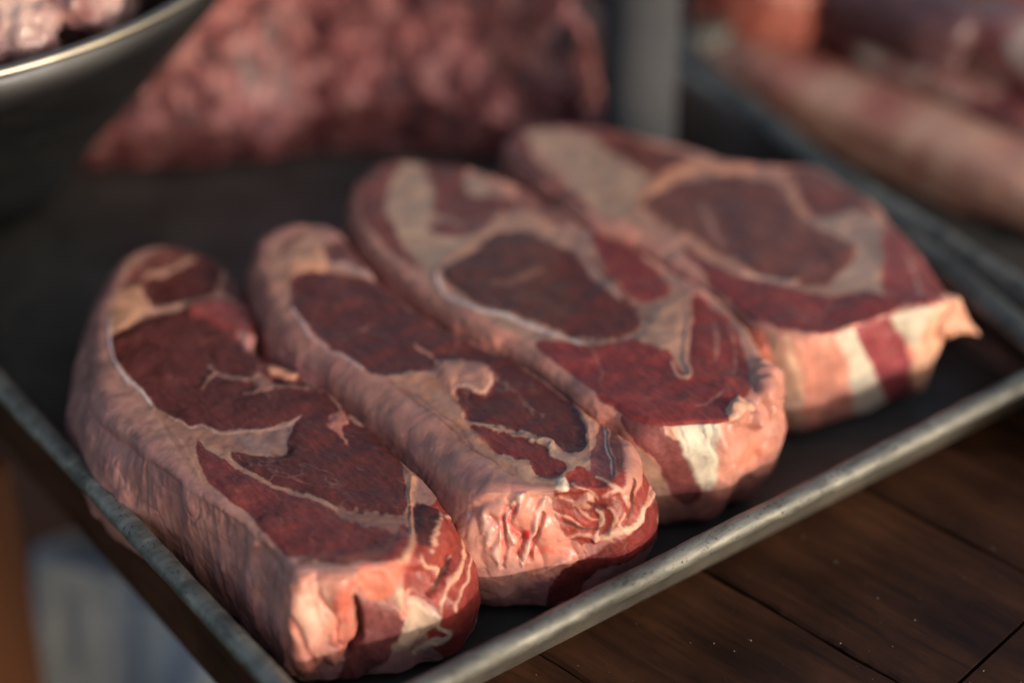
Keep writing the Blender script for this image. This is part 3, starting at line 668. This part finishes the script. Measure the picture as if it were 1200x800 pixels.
def make_tray(name, x0, x1, y0, y1, zr, label, floor_mat, rim_mat, loc=(0, 0, 0), rotz=0., rr=.0032, sq=.9):
    root = empty(name, loc, label, 'tray')
    root.rotation_euler = (0, 0, rotz)
    path = rounded_rect(x0, x1, y0, y1, .016)
    # body: floor, curved foot, slanted wall, lip under the bead
    prof = [(-.0155, .0), (-.0135, .0006), (-.011, .0024), (-.0095, .005), (-.0055, zr-.004), (-.004, zr-.001), (-.0005, zr)]
    under = [(-.0005, zr-.0012), (-.0048, zr-.004), (-.0085, .0045), (-.0105, .0014), (-.0132, -.0006), (-.0155, -.001)]
    V, F = sweep(path, prof+under)
    Ff = F.tolist()
    n = len(path)
    Ff.append(list(range(n))[::1]); Ff.append(list(range((len(prof)+len(under)-1)*n, (len(prof)+len(under))*n))[::-1])
    body = mesh_obj('pan', V, Ff, floor_mat, root)
    for p_ in list(body.data.polygons)[-2:]: p_.use_smooth = False
    th = np.linspace(0, 2*math.pi, 20, endpoint=False)
    V, F = sweep(path, [(rr*math.cos(t)-.0008, zr+rr*math.sin(t)*sq-.0012) for t in th], True)
    F = F[:, ::-1]
    d = fbm(V, 30, 3, 5)
    V = V+np.c_[np.zeros(len(V)), np.zeros(len(V)), d*.0004]+fbm(V, 300, 2, 8)[:, None]*.00008
    mesh_obj('rim', V, F, rim_mat, root)
    return root

def tray_floor_mat():
    m, nt, b = new_mat('blackened_tin')
    v = coords(nt)
    n1 = noise(nt, v, 28, 6, .6, .4); n2 = noise(nt, v, 260, 4)
    c = ramp(nt, n1, [(.3, (.040, .037, .034)), (.55, (.085, .078, .070)), (.75, (.135, .118, .102))])
    nt.links.new(c.outputs[0], b.inputs['Base Color'])
    b.inputs['Metallic'].default_value = .15
    nt.links.new(mrange(nt, n2, .3, .7, .32, .6), b.inputs['Roughness'])
    nt.links.new(bump(nt, n1, .3, .001), b.inputs['Normal'])
    return m

def rim_mat_(bright, name):
    m, nt, b = new_mat(name)
    v = coords(nt)
    vs = coords(nt, (.35, 1, 1))
    n1 = noise(nt, vs, 130, 6, .65, .5); n2 = noise(nt, v, 700, 4, .7); n3 = noise(nt, v, 45, 4)
    c1 = ramp(nt, n1, [(.28, (.045*bright, .045*bright, .042*bright)), (.5, (.15*bright, .15*bright, .138*bright)), (.72, (.30*bright, .295*bright, .265*bright))])
    pits = ramp(nt, n2, [(.31, (.10, .09, .085)), (.43, (1, 1, 1))])
    c = mix(nt, 1.0, c1.outputs[0], pits.outputs[0], 'MULTIPLY')
    nt.links.new(c, b.inputs['Base Color'])
    b.inputs['Metallic'].default_value = .55
    nt.links.new(mrange(nt, n3, .3, .7, .42, .68), b.inputs['Roughness'])
    nb = bump(nt, n2, .5, .0003); nb = bump(nt, n1, .4, .0005, nb)
    nt.links.new(nb, b.inputs['Normal'])
    return m

M_TRAY = tray_floor_mat()
M_RIM = rim_mat_(1.0, 'worn_galvanised_rim')
M_RIM2 = rim_mat_(.5, 'dull_blue_grey_rim')
make_tray('baking_tray', -.124, .149, -.094, .36, .0225, 'dark metal baking tray with a worn grey rolled rim under the four steaks', M_TRAY, M_RIM)
make_tray('baking_tray', 0, .36, -.30, 0, .024, 'dull grey baking tray behind the far right steak, holding long pale meat slabs', M_TRAY, M_RIM2, (.158, .122, 0), math.radians(-8.5), rr=.0052, sq=.6)

# ------------------------------------------------------------------ table
def wood_mat():
    m, nt, b = new_mat('dark_stained_wood')
    oi = N(nt, 'ShaderNodeObjectInfo')
    tc = N(nt, 'ShaderNodeTexCoord')
    add = N(nt, 'ShaderNodeVectorMath', operation='ADD')
    sc = N(nt, 'ShaderNodeVectorMath', operation='SCALE'); sc.inputs[0].default_value = (3.1, 1.7, 0)
    nt.links.new(oi.outputs['Random'], sc.inputs['Scale'])
    nt.links.new(tc.outputs['Object'], add.inputs[0]); nt.links.new(sc.outputs[0], add.inputs[1])
    mp = N(nt, 'ShaderNodeMapping'); mp.inputs['Scale'].default_value = (1, .09, 1)
    mp.inputs['Rotation'].default_value = (0, 0, 0)
    nt.links.new(add.outputs[0], mp.inputs['Vector'])
    v = mp.outputs['Vector']
    n1 = noise(nt, v, 130, 8, .65, .6); n2 = noise(nt, add.outputs[0], 22, 5, .6); n3 = noise(nt, v, 520, 5, .7)
    c = ramp(nt, n1, [(.28, (.024, .0082, .0040)), (.5, (.050, .0180, .0078)), (.72, (.080, .0305, .0132))])
    st = ramp(nt, n2, [(.34, (.35, .33, .31)), (.6, (1, 1, 1))])
    cc = mix(nt, .8, c.outputs[0], st.outputs[0], 'MULTIPLY')
    g = ramp(nt, n3, [(.36, (.45, .45, .45)), (.5, (1, 1, 1))])
    cc = mix(nt, .6, cc, g.outputs[0], 'MULTIPLY')
    nt.links.new(cc, b.inputs['Base Color'])
    nt.links.new(mrange(nt, n2, .3, .7, .5, .75), b.inputs['Roughness'])
    b.inputs['Specular IOR Level'].default_value = .2
    nb = bump(nt, n1, .35, .0008); nb = bump(nt, n3, .35, .0004, nb)
    nt.links.new(nb, b.inputs['Normal'])
    return m
M_WOOD = wood_mat()

def orange_wood():
    m, nt, b = new_mat('orange_brown_wood')
    v = coords(nt, (1, 1, .1))
    n1 = noise(nt, v, 90, 5, .6, .5)
    c = ramp(nt, n1, [(.3, (.07, .026, .012)), (.7, (.14, .052, .023))])
    nt.links.new(c.outputs[0], b.inputs['Base Color'])
    b.inputs['Roughness'].default_value = .5
    return m
M_LEG = orange_wood()

PA = math.radians(11.0)                       # planks run 11 degrees off the tray
pd = np.array([math.sin(PA), -math.cos(PA)]); pw = np.array([math.cos(PA), math.sin(PA)])
T_TOP = -.0022
table = empty('plank_table', (0, 0, -.75), 'dark brown plank table with open cracks between its boards, under both trays', 'table')
def clip_half(poly, n, c):
    out = []
    for i in range(len(poly)):
        a, b = poly[i], poly[(i+1) % len(poly)]
        da, db = a@n-c, b@n-c
        if da >= 0: out.append(a)
        if (da >= 0) != (db >= 0): out.append(a+(b-a)*da/(da-db))
    return out

def plank(w0, w1, l0, l1, seed):
    """a board between two lines across (w) and along (l), with worn wavy long edges"""
    ns = 420; pts = []
    ls = np.linspace(l0, l1, ns)
    q = np.stack([ls, np.full(ns, seed*.37), np.zeros(ns)], 1)
    am = .0017 if seed in (4, 5, 35) else .0007
    e0 = w0+am*.7*np.abs(fbm(q, 42, 5, seed))+.0001; e1 = w1-am*.5*np.abs(fbm(q, 48, 5, seed+5))-.0001
    top0 = [pd*l+pw*a for l, a in zip(ls, e0)]
    top1 = [pd*l+pw*a for l, a in zip(ls, e1)]
    ring = top0+top1[::-1]
    ring = [p for p in clip_half(ring, np.array([1., 0]), -.112)]
    if len(ring) < 3: return
    c = np.mean(ring, 0)
    R2 = np.array(ring); inn = R2.copy()
    # small worn chamfer
    d = c-R2; d = (d@pw)[:, None]*pw/np.maximum(np.abs(d@pw)[:, None], 1e-6)
    inn = R2+d*.0009
    n = len(R2)
    dz = .0004*seed % .0006
    V = np.concatenate([np.c_[inn, np.full(n, T_TOP-dz)], np.c_[R2, np.full(n, T_TOP-dz-.0009)], np.c_[R2, np.full(n, T_TOP-.026)]], 0)
    V = V-np.array([0, 0, -.75])
    a = np.arange(n); b = np.roll(a, -1)
    F = np.concatenate([np.stack([a, n+a, n+b, b], 1), np.stack([n+a, 2*n+a, 2*n+b, n+b], 1)], 0).tolist()
    F.append(list(range(n))[::-1]); F.append(list(range(2*n, 3*n)))
    # mapped so the grain runs along the board
    Vl = V.copy()
    ca, sa = math.cos(-PA), math.sin(-PA)
    Vl[:, 0] = V[:, 0]*ca-V[:, 1]*sa; Vl[:, 1] = V[:, 0]*sa+V[:, 1]*ca
    o = mesh_obj('plank', Vl, F, M_WOOD, table, smooth=False)
    o.rotation_euler = (0, 0, PA)
    return o

cr1 = float(un(np.array(930.), np.array(725.), T_TOP)[:2]@pw)
cr2 = float(un(np.array(1140.), np.array(635.), T_TOP)[:2]@pw)
jl = float(un(np.array(1155.), np.array(770.), T_TOP)[:2]@pd)
wid = cr2-cr1
edges = [cr1-4*.055, cr1-3*.055, cr1-2*.055, cr1-.055, cr1, cr2, cr2+.055]
while edges[-1] < .75: edges.append(edges[-1]+.055)
for i in range(len(edges)-1):
    if i in (4, 7):
        plank(edges[i], edges[i+1], -.75, jl-.0006, i+1)
        plank(edges[i], edges[i+1], jl+.0006, .6, i+31)
    else:
        plank(edges[i], edges[i+1], -.75, .6, i+1)

def box(name, lo, hi, mat, parent=None, off=(0, 0, 0), bev=.002):
    import bmesh
    bm = bmesh.new(); bmesh.ops.create_cube(bm, size=1)
    lo, hi = np.array(lo, float), np.array(hi, float)
    for v in bm.verts:
        for k in range(3): v.co[k] = lo[k]+(v.co[k]+.5)*(hi[k]-lo[k])-off[k]
    bmesh.ops.bevel(bm, geom=bm.edges[:], offset=bev, segments=2, affect='EDGES')
    me = bpy.data.meshes.new(name); bm.to_mesh(me); bm.free()
    me.materials.append(mat)
    o = bpy.data.objects.new(name, me); COL.objects.link(o)
    if parent: o.parent = parent
    return o
TO = (0, 0, -.75)
leg_px = un(np.array(22.), np.array(650.), -.07)
LX, LY = float(leg_px[0]), float(leg_px[1])
box('leg', (LX-.048, LY-.004, -.75), (LX+.001, LY+.045, T_TOP-.027), M_LEG, table, TO)
box('leg', (.60, LY, -.75), (.65, LY+.05, T_TOP-.027), M_LEG, table, TO)
box('leg', (LX-.048, .62, -.75), (LX+.001, .67, T_TOP-.027), M_LEG, table, TO)
box('leg', (.60, -.55, -.75), (.65, -.5, T_TOP-.027), M_LEG, table, TO)
box('shelf', (LX-.045, LY+.047, -.36), (.58, .60, -.34), M_WOOD, table, TO)

# ------------------------------------------------------------------ ground under the table
m, nt, b = new_mat('dark_ground')
v = coords(nt); n1 = noise(nt, v, 9, 6)
nt.links.new(ramp(nt, n1, [(.3, (.018, .016, .014)), (.7, (.04, .036, .03))]).outputs[0], b.inputs['Base Color'])
b.inputs['Roughness'].default_value = .85
g = 40.
mesh_obj('ground', [(-g, -g, -.75), (g, -g, -.75), (g, g, -.75), (-g, g, -.75)], [[0, 1, 2, 3]], m)['kind'] = 'structure'

# ------------------------------------------------------------------ blue grey cloth heaped under the table
def cloth_mat():
    m, nt, b = new_mat('blue_grey_cloth')
    v = coords(nt); n1 = noise(nt, v, 60, 5); n2 = noise(nt, v, 900, 2)
    nt.links.new(ramp(nt, n1, [(.3, (.27, .33, .43)), (.7, (.38, .44, .54))]).outputs[0], b.inputs['Base Color'])
    b.inputs['Roughness'].default_value = .9
    nt.links.new(bump(nt, n2, .4, .001), b.inputs['Normal'])
    return m
nu, nv = 160, 120
uu, vv = np.meshgrid(np.linspace(0, 1, nu), np.linspace(0, 1, nv))
# hangs over a rail at the table side and falls in folds to the ground
c0 = un(np.array(40.), np.array(640.), -.115); c1 = un(np.array(330.), np.array(800.), -.115)
base = c0+(c1-c0)*uu.reshape(-1)[:, None]
drop = vv.reshape(-1)
fold = .012*np.sin(uu.reshape(-1)*10+1.3*np.sin(drop*3))*(.3+drop)+.006*fbm(np.stack([uu.reshape(-1)*3, drop*3, 0*drop], 1), 2.2, 3, 4)
CV = base.copy()
out = np.array([-1., 0, 0])
lean = np.where(drop < .15, (drop/.15-1)*.03, (drop-.15)*.05)
CV += out*(lean+fold)[:, None]
CV[:, 2] = -.115-np.where(drop < .15, .012*(1-drop/.15)**2, (drop-.15)*.62)
CVt = np.concatenate([CV, CV-out*.002], 0)
F = []
for j in range(nv-1):
    a = j*nu+np.arange(nu-1)
    F.append(np.stack([a, a+1, a+nu+1, a+nu], 1))
F = np.concatenate(F, 0); F = np.concatenate([F, F[:, ::-1]+nu*nv], 0)
tag(mesh_obj('cloth', CVt, F, cloth_mat()), 'blue grey cloth hanging in folds below the left rim of the tray', 'cloth')
rail = mesh_obj('rail', *(lambda p, q: (np.concatenate([p+.006*np.c_[np.cos(t:=np.linspace(0, 2*math.pi, 12, endpoint=False)), np.zeros(12), np.sin(t)], q+.006*np.c_[np.cos(t), np.zeros(12), np.sin(t)]], 0)-np.array(TO), np.stack([np.arange(12), np.roll(np.arange(12), -1), np.roll(np.arange(12), -1)+12, np.arange(12)+12], 1)))(np.array([LX-.02, LY+.02, -.135]), np.array([c1[0]+.012, -.55, -.135])), M_LEG, table)

# ------------------------------------------------------------------ lumps of meat
def mottled_mat(name, stops, scale, rough=.35, stretch=(1, 1, 1), rot=(0, 0, 0)):
    m, nt, b = new_mat(name)
    v = coords(nt, stretch, rot)
    oi = N(nt, 'ShaderNodeObjectInfo')
    add = N(nt, 'ShaderNodeVectorMath', operation='ADD')
    nt.links.new(v, add.inputs[0]); nt.links.new(oi.outputs['Location'], add.inputs[1])
    n1 = noise(nt, add.outputs[0], scale, 5, .55, .6); n2 = noise(nt, add.outputs[0], scale*5, 4, .6)
    mx = N(nt, 'ShaderNodeMath', operation='MULTIPLY_ADD'); mx.inputs[1].default_value = .3
    nt.links.new(n2, mx.inputs[0]); nt.links.new(n1, mx.inputs[2])
    s = N(nt, 'ShaderNodeMath', operation='SUBTRACT'); s.inputs[1].default_value = .15
    nt.links.new(mx.outputs[0], s.inputs[0])
    nt.links.new(ramp(nt, s.outputs[0], stops).outputs[0], b.inputs['Base Color'])
    b.inputs['Roughness'].default_value = rough
    nt.links.new(bump(nt, n2, .5, .0012), b.inputs['Normal'])
    return m

import bmesh
def ico(sub):
    bm = bmesh.new(); bmesh.ops.create_icosphere(bm, subdivisions=sub, radius=1)
    V = np.array([v.co[:] for v in bm.verts]); F = np.array([[v.index for v in f.verts] for f in bm.faces])
    bm.free(); return V, F
ICO5 = ico(5)

def lump(name, c, size, rot, mat, label, cat, group=None, seed=0, rough=.18, square=.75):
    V, F = ICO5
    V = np.sign(V)*np.abs(V)**square
    s = np.array(size)
    V = V*(1+rough*fbm(V, 1.4, 3, seed)[:, None]+rough*.4*fbm(V*s/s.min(), 2.6, 3, seed+5)[:, None])*s
    o = mesh_obj(name, V, F, mat)
    o.location = c; o.rotation_euler = rot
    return tag(o, label, cat, group)

# torn pointed flap of fat at the right end of the far steak
V, F = ICO5
tipV = V.copy()
tipV[:, 0] = np.where(V[:, 0] > 0, V[:, 0]*1.45, V[:, 0])
taper = np.clip(1-.52*np.clip(tipV[:, 0], 0, 2), .18, 1)
tipV[:, 1] *= taper; tipV[:, 2] *= taper
tipV = tipV*(1+.16*fbm(V, 1.7, 3, 91)[:, None])*np.array([.0072, .0070, .0078])
a_ = un(np.array(1106.), np.array(372.), .031); b_ = un(np.array(1140.), np.array(388.), .027)
d_ = b_-a_
yaw = math.atan2(d_[1], d_[0]); pit = math.atan2(-d_[2], math.hypot(d_[0], d_[1]))
m, nt, b = new_mat('orange_fat')
nt.links.new(ramp(nt, noise(nt, coords(nt), 260, 4), [(.35, (.50, .20, .13)), (.65, (.60, .34, .24))]).outputs[0], b.inputs['Base Color'])
b.inputs['Roughness'].default_value = .45
flap = mesh_obj('fat_flap', tipV, F, m, far_steak)
flap.location = Vector(a_)-far_steak.location
flap.rotation_euler = (0, pit, yaw)

# ------------------------------------------------------------------ steel bowl
def steel(name, base, rough, met=1.0):
    m, nt, b = new_mat(name)
    b.inputs['Specular IOR Level'].default_value = .5 if met > .3 else .12
    v = coords(nt); n1 = noise(nt, v, 40, 4); n2 = noise(nt, coords(nt, (.2, .2, 3)), 300, 4)
    nt.links.new(ramp(nt, n1, [(.3, tuple(x*.8 for x in base)), (.7, base)]).outputs[0], b.inputs['Base Color'])
    b.inputs['Metallic'].default_value = met
    nt.links.new(mrange(nt, n2, .3, .7, rough*.8, rough*1.25), b.inputs['Roughness'])
    return m
M_STEEL = steel('brushed_steel', (.060, .063, .070), .5)
M_STEEL_RIM = steel('polished_steel_rim', (.30, .275, .23), .42)

def lathe(prof, n=128):
    a = np.linspace(0, 2*math.pi, n, endpoint=False)
    V = np.concatenate([np.c_[r*np.cos(a), r*np.sin(a), np.full(n, z)] for r, z in prof], 0)
    i = np.arange(n); j = np.roll(i, -1)
    F = np.concatenate([np.stack([k*n+i, k*n+j, (k+1)*n+j, (k+1)*n+i], 1) for k in range(len(prof)-1)], 0)
    return V, F
BZ = .108; BR = .1375
bx, by = -.085, .2295
bowl = empty('steel_bowl', (bx, by, .0005), 'wide steel bowl with a bright rim, heaped with meat chunks, behind the steaks', 'bowl')
prof = [(.0005, .0), (.046, .0), (.050, .001), (.058, .010), (.074, .030), (.096, .056), (.119, .085), (BR-.004, BZ-.002)]
inner = [(BR-.006, BZ-.002), (.117, .086), (.094, .057), (.072, .032), (.056, .0125), (.050, .0045), (.046, .004), (.0005, .004)]
V, F = lathe(prof+inner)
mesh_obj('bowl_body', V, F, M_STEEL, bowl)
t = np.linspace(0, 2*math.pi, 16)
V, F = lathe([(BR-.0045+.0017*math.cos(k), BZ-.001+.0016*math.sin(k)) for k in t])
mesh_obj('rim', V, F, M_STEEL_RIM, bowl)
M_CHUNK = mottled_mat('pale_meat_chunk', [(.3, (.15, .06, .062)), (.48, (.30, .165, .16)), (.68, (.44, .31, .28))], 45, .32)
kk = 0
for ring_, cnt in ((.0, 1), (.034, 6), (.060, 12), (.086, 17), (.1075, 24)):
    for i in range(cnt):
        a = 2*math.pi*(i+.35*random.random())/cnt+ring_*9
        z = .102+.007*random.random()-.006*(ring_/.12)
        sz = (.020+.006*random.random(), .017+.005*random.random(), .015+.004*random.random())
        if ring_ > .1: sz = tuple(x*.6 for x in sz); z = .1065
        if math.sin(a)*ring_ > .03 and ring_ > .05: continue
        lump('meat_chunk', (bx+ring_*math.cos(a), by+ring_*math.sin(a), z), sz, (random.random()*3, random.random()*3, random.random()*3), M_CHUNK,
             'pale pink raw meat chunk heaped in the steel bowl', 'meat', 'meat chunks in the steel bowl', seed=100+kk, rough=.22)
        kk += 1
# a bed of meat keeps the heap full
# ------------------------------------------------------------------ bag of ground meat
bag = empty('meat_bag', (.05, .21, .0005), 'clear plastic bag of red ground meat lying behind the steaks beside the bowl', 'bag')
front = smooth_curve([(-.040, .203), (-.018, .190), (.012, .172), (.035, .164), (.058, .146), (.084, .124), (.106, .108), (.122, .100)], False, 10)
nu, nv = 260, 150
L = np.r_[0, np.cumsum(np.hypot(*np.diff(front, axis=0).T))]; L /= L[-1]
us = np.linspace(0, 1, nu)
fr = np.stack([np.interp(us, L, front[:, 0]), np.interp(us, L, front[:, 1])], 1)
back = fr+np.stack([.020+0*us, .125+.01*us], 1)
vs = np.linspace(0, 1, nv)
U, Vg = np.meshgrid(us, vs)
XY = fr[None]*(1-vs[:, None, None])+back[None]*vs[:, None, None]
def pillow(p, q):
    e = np.clip(np.minimum(U/.22, (1-U)/.07), 0, 1); w = np.clip(np.minimum(Vg, 1-Vg)/.42, 0, 1)
    return (np.sin(e*math.pi/2)**p)*(np.sin(w*math.pi/2)**q)
P3 = np.concatenate([XY, np.zeros((nv, nu, 1))], 2).reshape(-1, 3)
big = fbm(P3, 32, 2, 61).reshape(nv, nu); cells = fbm(P3, 130, 3, 62).reshape(nv, nu); fine_ = fbm(P3, 420, 2, 63).reshape(nv, nu)
H = pillow(.42, .62)*(.062+.003*big)
H = np.maximum(H, 0)
def grid_faces(nu, nv):
    F = []
    for j in range(nv-1):
        a = j*nu+np.arange(nu-1)
        F.append(np.stack([a, a+1, a+nu+1, a+nu], 1))
    return np.concatenate(F, 0)
G0 = np.concatenate([XY, (H+.0012)[..., None]], 2).reshape(-1, 3)
lumps = (.0060*fbm(G0, 105, 2, 62)+.0030*np.abs(fbm(G0, 170, 2, 64))+.0008*fbm(G0, 420, 2, 63))*pillow(.35, .3).reshape(-1)
GV = G0+lumps[:, None]*np.array([0, -.75, .65])-np.array([.05, .21, 0])
GV[:, 2] = np.maximum(GV[:, 2], .0012)
GB = GV.copy(); GB[:, 2] = .0006
F = grid_faces(nu, nv); F = np.concatenate([F, F[:, ::-1]+nu*nv], 0)
M_MINCE = mottled_mat('ground_meat', [(.38, (.045, .009, .011)), (.46, (.14, .025, .027)), (.54, (.25, .062, .06)), (.62, (.40, .18, .165))], 115, .5)
mesh_obj('ground_meat', np.concatenate([GV, GB], 0), F, M_MINCE, bag)
# the film: a little outside the meat, with wrinkles and a flat sealed hem
Ue = (U-.5)*1.06+.5; Ve = (Vg-.5)*1.10+.5
XF = XY+(np.array([0., -.004])*(1-Vg)[..., None])+((fr[-1]-fr[0])*.02)[None, None]*(U-.5)[..., None]*2
wr = np.abs(fbm(np.stack([XF[..., 0]*.8, XF[..., 1]*.8, 0*U], -1).reshape(-1, 3), 90, 3, 71)).reshape(nv, nu)
HF = pillow(.36, .5)*(.071+.003*big)+.0016*wr*pillow(.25, .2)+.0022
FV = np.concatenate([XF-np.array([.05, .21]), HF[..., None]], 2).reshape(-1, 3)
m, nt, b = new_mat('clear_plastic_film')
out = nt.nodes['Material Output']
nt.nodes.remove(b)
tr = N(nt, 'ShaderNodeBsdfTransparent'); tr.inputs['Color'].default_value = (.93, .93, .95, 1)
gl = N(nt, 'ShaderNodeBsdfGlossy'); gl.inputs['Roughness'].default_value = .27
fre = N(nt, 'ShaderNodeFresnel'); fre.inputs['IOR'].default_value = 1.5
v = coords(nt); nn = noise(nt, v, 110, 4)
bn = bump(nt, nn, .6, .003); nt.links.new(bn, gl.inputs['Normal']); nt.links.new(bn, fre.inputs['Normal'])
ms = N(nt, 'ShaderNodeMixShader')
fm = N(nt, 'ShaderNodeMath', operation='MULTIPLY_ADD', use_clamp=True); fm.inputs[1].default_value = .34; fm.inputs[2].default_value = .0
nt.links.new(fre.outputs[0], fm.inputs[0])
nt.links.new(fm.outputs[0], ms.inputs[0]); nt.links.new(tr.outputs[0], ms.inputs[1]); nt.links.new(gl.outputs[0], ms.inputs[2])
nt.links.new(ms.outputs[0], out.inputs['Surface'])
mesh_obj('plastic_film', FV, grid_faces(nu, nv), m, bag)

# ------------------------------------------------------------------ grey metal canister behind the bag
can_p = un(np.array(733.), np.array(100.), .03)
cx, cy = .1115, .080
can = empty('metal_canister', (cx, cy, .0005), 'plain grey metal canister standing behind the far right steak beside the meat bag', 'canister')
M_CAN = steel('grey_zinc', (.055, .058, .066), .85, .05)
V, F = lathe([(.0005, 0), (.0128, 0), (.0132, .0012), (.0128, .003), (.0122, .004), (.0122, .11), (.011, .114), (.0005, .114)], 64)
mesh_obj('body', V, F, M_CAN, can)
V, F = lathe([(.0005, .1142), (.0115, .1142), (.0118, .116), (.0118, .124), (.011, .126), (.0005, .126)], 64)
mesh_obj('lid', V, F, M_CAN, can)

# ------------------------------------------------------------------ meat in the second tray
M_SLAB = mottled_mat('pale_slab', [(.30, (.24, .06, .046)), (.42, (.37, .165, .12)), (.58, (.46, .26, .19)), (.70, (.54, .38, .29))], 30, .35, (1, .35, 1), (0, 0, .2))
M_RIB = mottled_mat('red_white_rib', [(.38, (.13, .028, .028)), (.46, (.28, .09, .075)), (.53, (.46, .26, .20)), (.62, (.58, .46, .38))], 42, .35, (1, .45, 1), (0, 0, .2))
M_DARKM = mottled_mat('dark_offal', [(.3, (.04, .018, .022)), (.6, (.09, .04, .045))], 40, .35)
M_ORG = mottled_mat('orange_red_meat', [(.3, (.17, .028, .024)), (.5, (.25, .070, .052)), (.7, (.34, .16, .12))], 34, .35)
def slab(px0, px1, z, wid_, thick, mat, label, seed):
    a = un(np.array(float(px0[0])), np.array(float(px0[1])), z); b_ = un(np.array(float(px1[0])), np.array(float(px1[1])), z)
    c = (a+b_)/2; d = b_-a
    lump('meat_slab', tuple(c), (np.hypot(d[0], d[1])/2, wid_, thick), (0, 0, math.atan2(d[1], d[0])), mat, label, 'meat', None, seed, .10, .6)
slab((842, 66), (1340, 281), .0125, .0155, .0115, M_SLAB, 'long pale slab of fatty meat lying along the left rim of the second tray', 301)
slab((935, 25), (1330, 205), .0135, .0150, .0125, M_RIB, 'ridged pink and white rib strip beside the long pale slab', 302)
slab((820, -20), (965, 14), .030, .017, .015, M_ORG, 'orange red lump of meat at the far end of the second tray', 303)
slab((975, -12), (1145, 52), .034, .0155, .012, M_DARKM, 'dark purple piece of meat lying on the rib strip in the second tray', 304)
slab((1120, 20), (1330, 125), .030, .017, .013, M_RIB, 'pale pink meat piece at the right end behind the rib strip', 305)
slab((1080, -40), (1300, 30), .016, .02, .015, M_ORG, 'reddish meat piece at the far side of the second tray', 306)

# ------------------------------------------------------------------ crumbs and salt grains on the table
m, nt, b = new_mat('white_crumbs')
v = coords(nt)
nt.links.new(ramp(nt, noise(nt, v, 300, 2), [(.3, (.16, .15, .13)), (.7, (.32, .30, .28))]).outputs[0], b.inputs['Base Color'])
ico1 = ico(1)
CVs, CFs = [], []
off = 0
for i in range(70):
    pxx = random.uniform(520, 1200); pyy = random.uniform(600, 800)
    if pyy < 800-.507*(pxx-480)+60: continue
    p = un(np.array(pxx), np.array(pyy), T_TOP)
    s = random.choice([.00006, .00008, .0001, .00012, .0002])
    CVs.append(ico1[0]*np.array([s*random.uniform(.8, 1.6), s, s*.8])+p+np.array([0, 0, s*.4])); CFs.append(ico1[1]+off); off += len(ico1[0])
tag(mesh_obj('crumbs', np.concatenate(CVs), np.concatenate(CFs), m), 'white salt grains and crumbs scattered over the bare table boards', 'crumbs', None, 'stuff')

# ------------------------------------------------------------------ light
SUN_EL, SUN_A = 14.5, 11.0                    # elevation; angle from -Y towards +X
el, az = math.radians(SUN_EL), math.radians(SUN_A)
to_sun = Vector((math.sin(az)*math.cos(el), -math.cos(az)*math.cos(el), math.sin(el)))
sun = bpy.data.lights.new('sun', 'SUN'); sun.energy = 2.0; sun.angle = math.radians(.6); sun.color = (1, .94, .87)
so = bpy.data.objects.new('sun', sun); COL.objects.link(so)
so.rotation_euler = to_sun.to_track_quat('Z', 'Y').to_euler()
w = bpy.data.worlds.new('World'); scene.world = w; w.use_nodes = True
nt = w.node_tree
sky = nt.nodes.new('ShaderNodeTexSky'); sky.sky_type = 'NISHITA'; sky.sun_disc = False
sky.sun_elevation = el
sky.ozone_density = .25; sky.dust_density = 3.0
sky.sun_rotation = math.atan2(to_sun.x, to_sun.y)
bg = nt.nodes['Background']; bg.inputs['Strength'].default_value = .15
nt.links.new(sky.outputs[0], bg.inputs['Color'])

# ------------------------------------------------------------------ camera object
cam = bpy.data.cameras.new('camera'); co = bpy.data.objects.new('camera', cam); COL.objects.link(co)
co.location = CAM; co.rotation_euler = (math.pi/2-PITCH, 0, HEAD-math.pi/2)
cam.sensor_width = 36; cam.lens = FPX/1200*36
cam.clip_start = .02; cam.clip_end = 200
cam.dof.use_dof = True; cam.dof.focus_distance = .598; cam.dof.aperture_fstop = 2.9
scene.camera = co
scene.view_settings.view_transform = 'Standard'; scene.view_settings.look = 'None'
scene.view_settings.exposure = .42; scene.view_settings.gamma = 1
scene.cycles.use_denoising = True
scene.cycles.max_bounces = 6
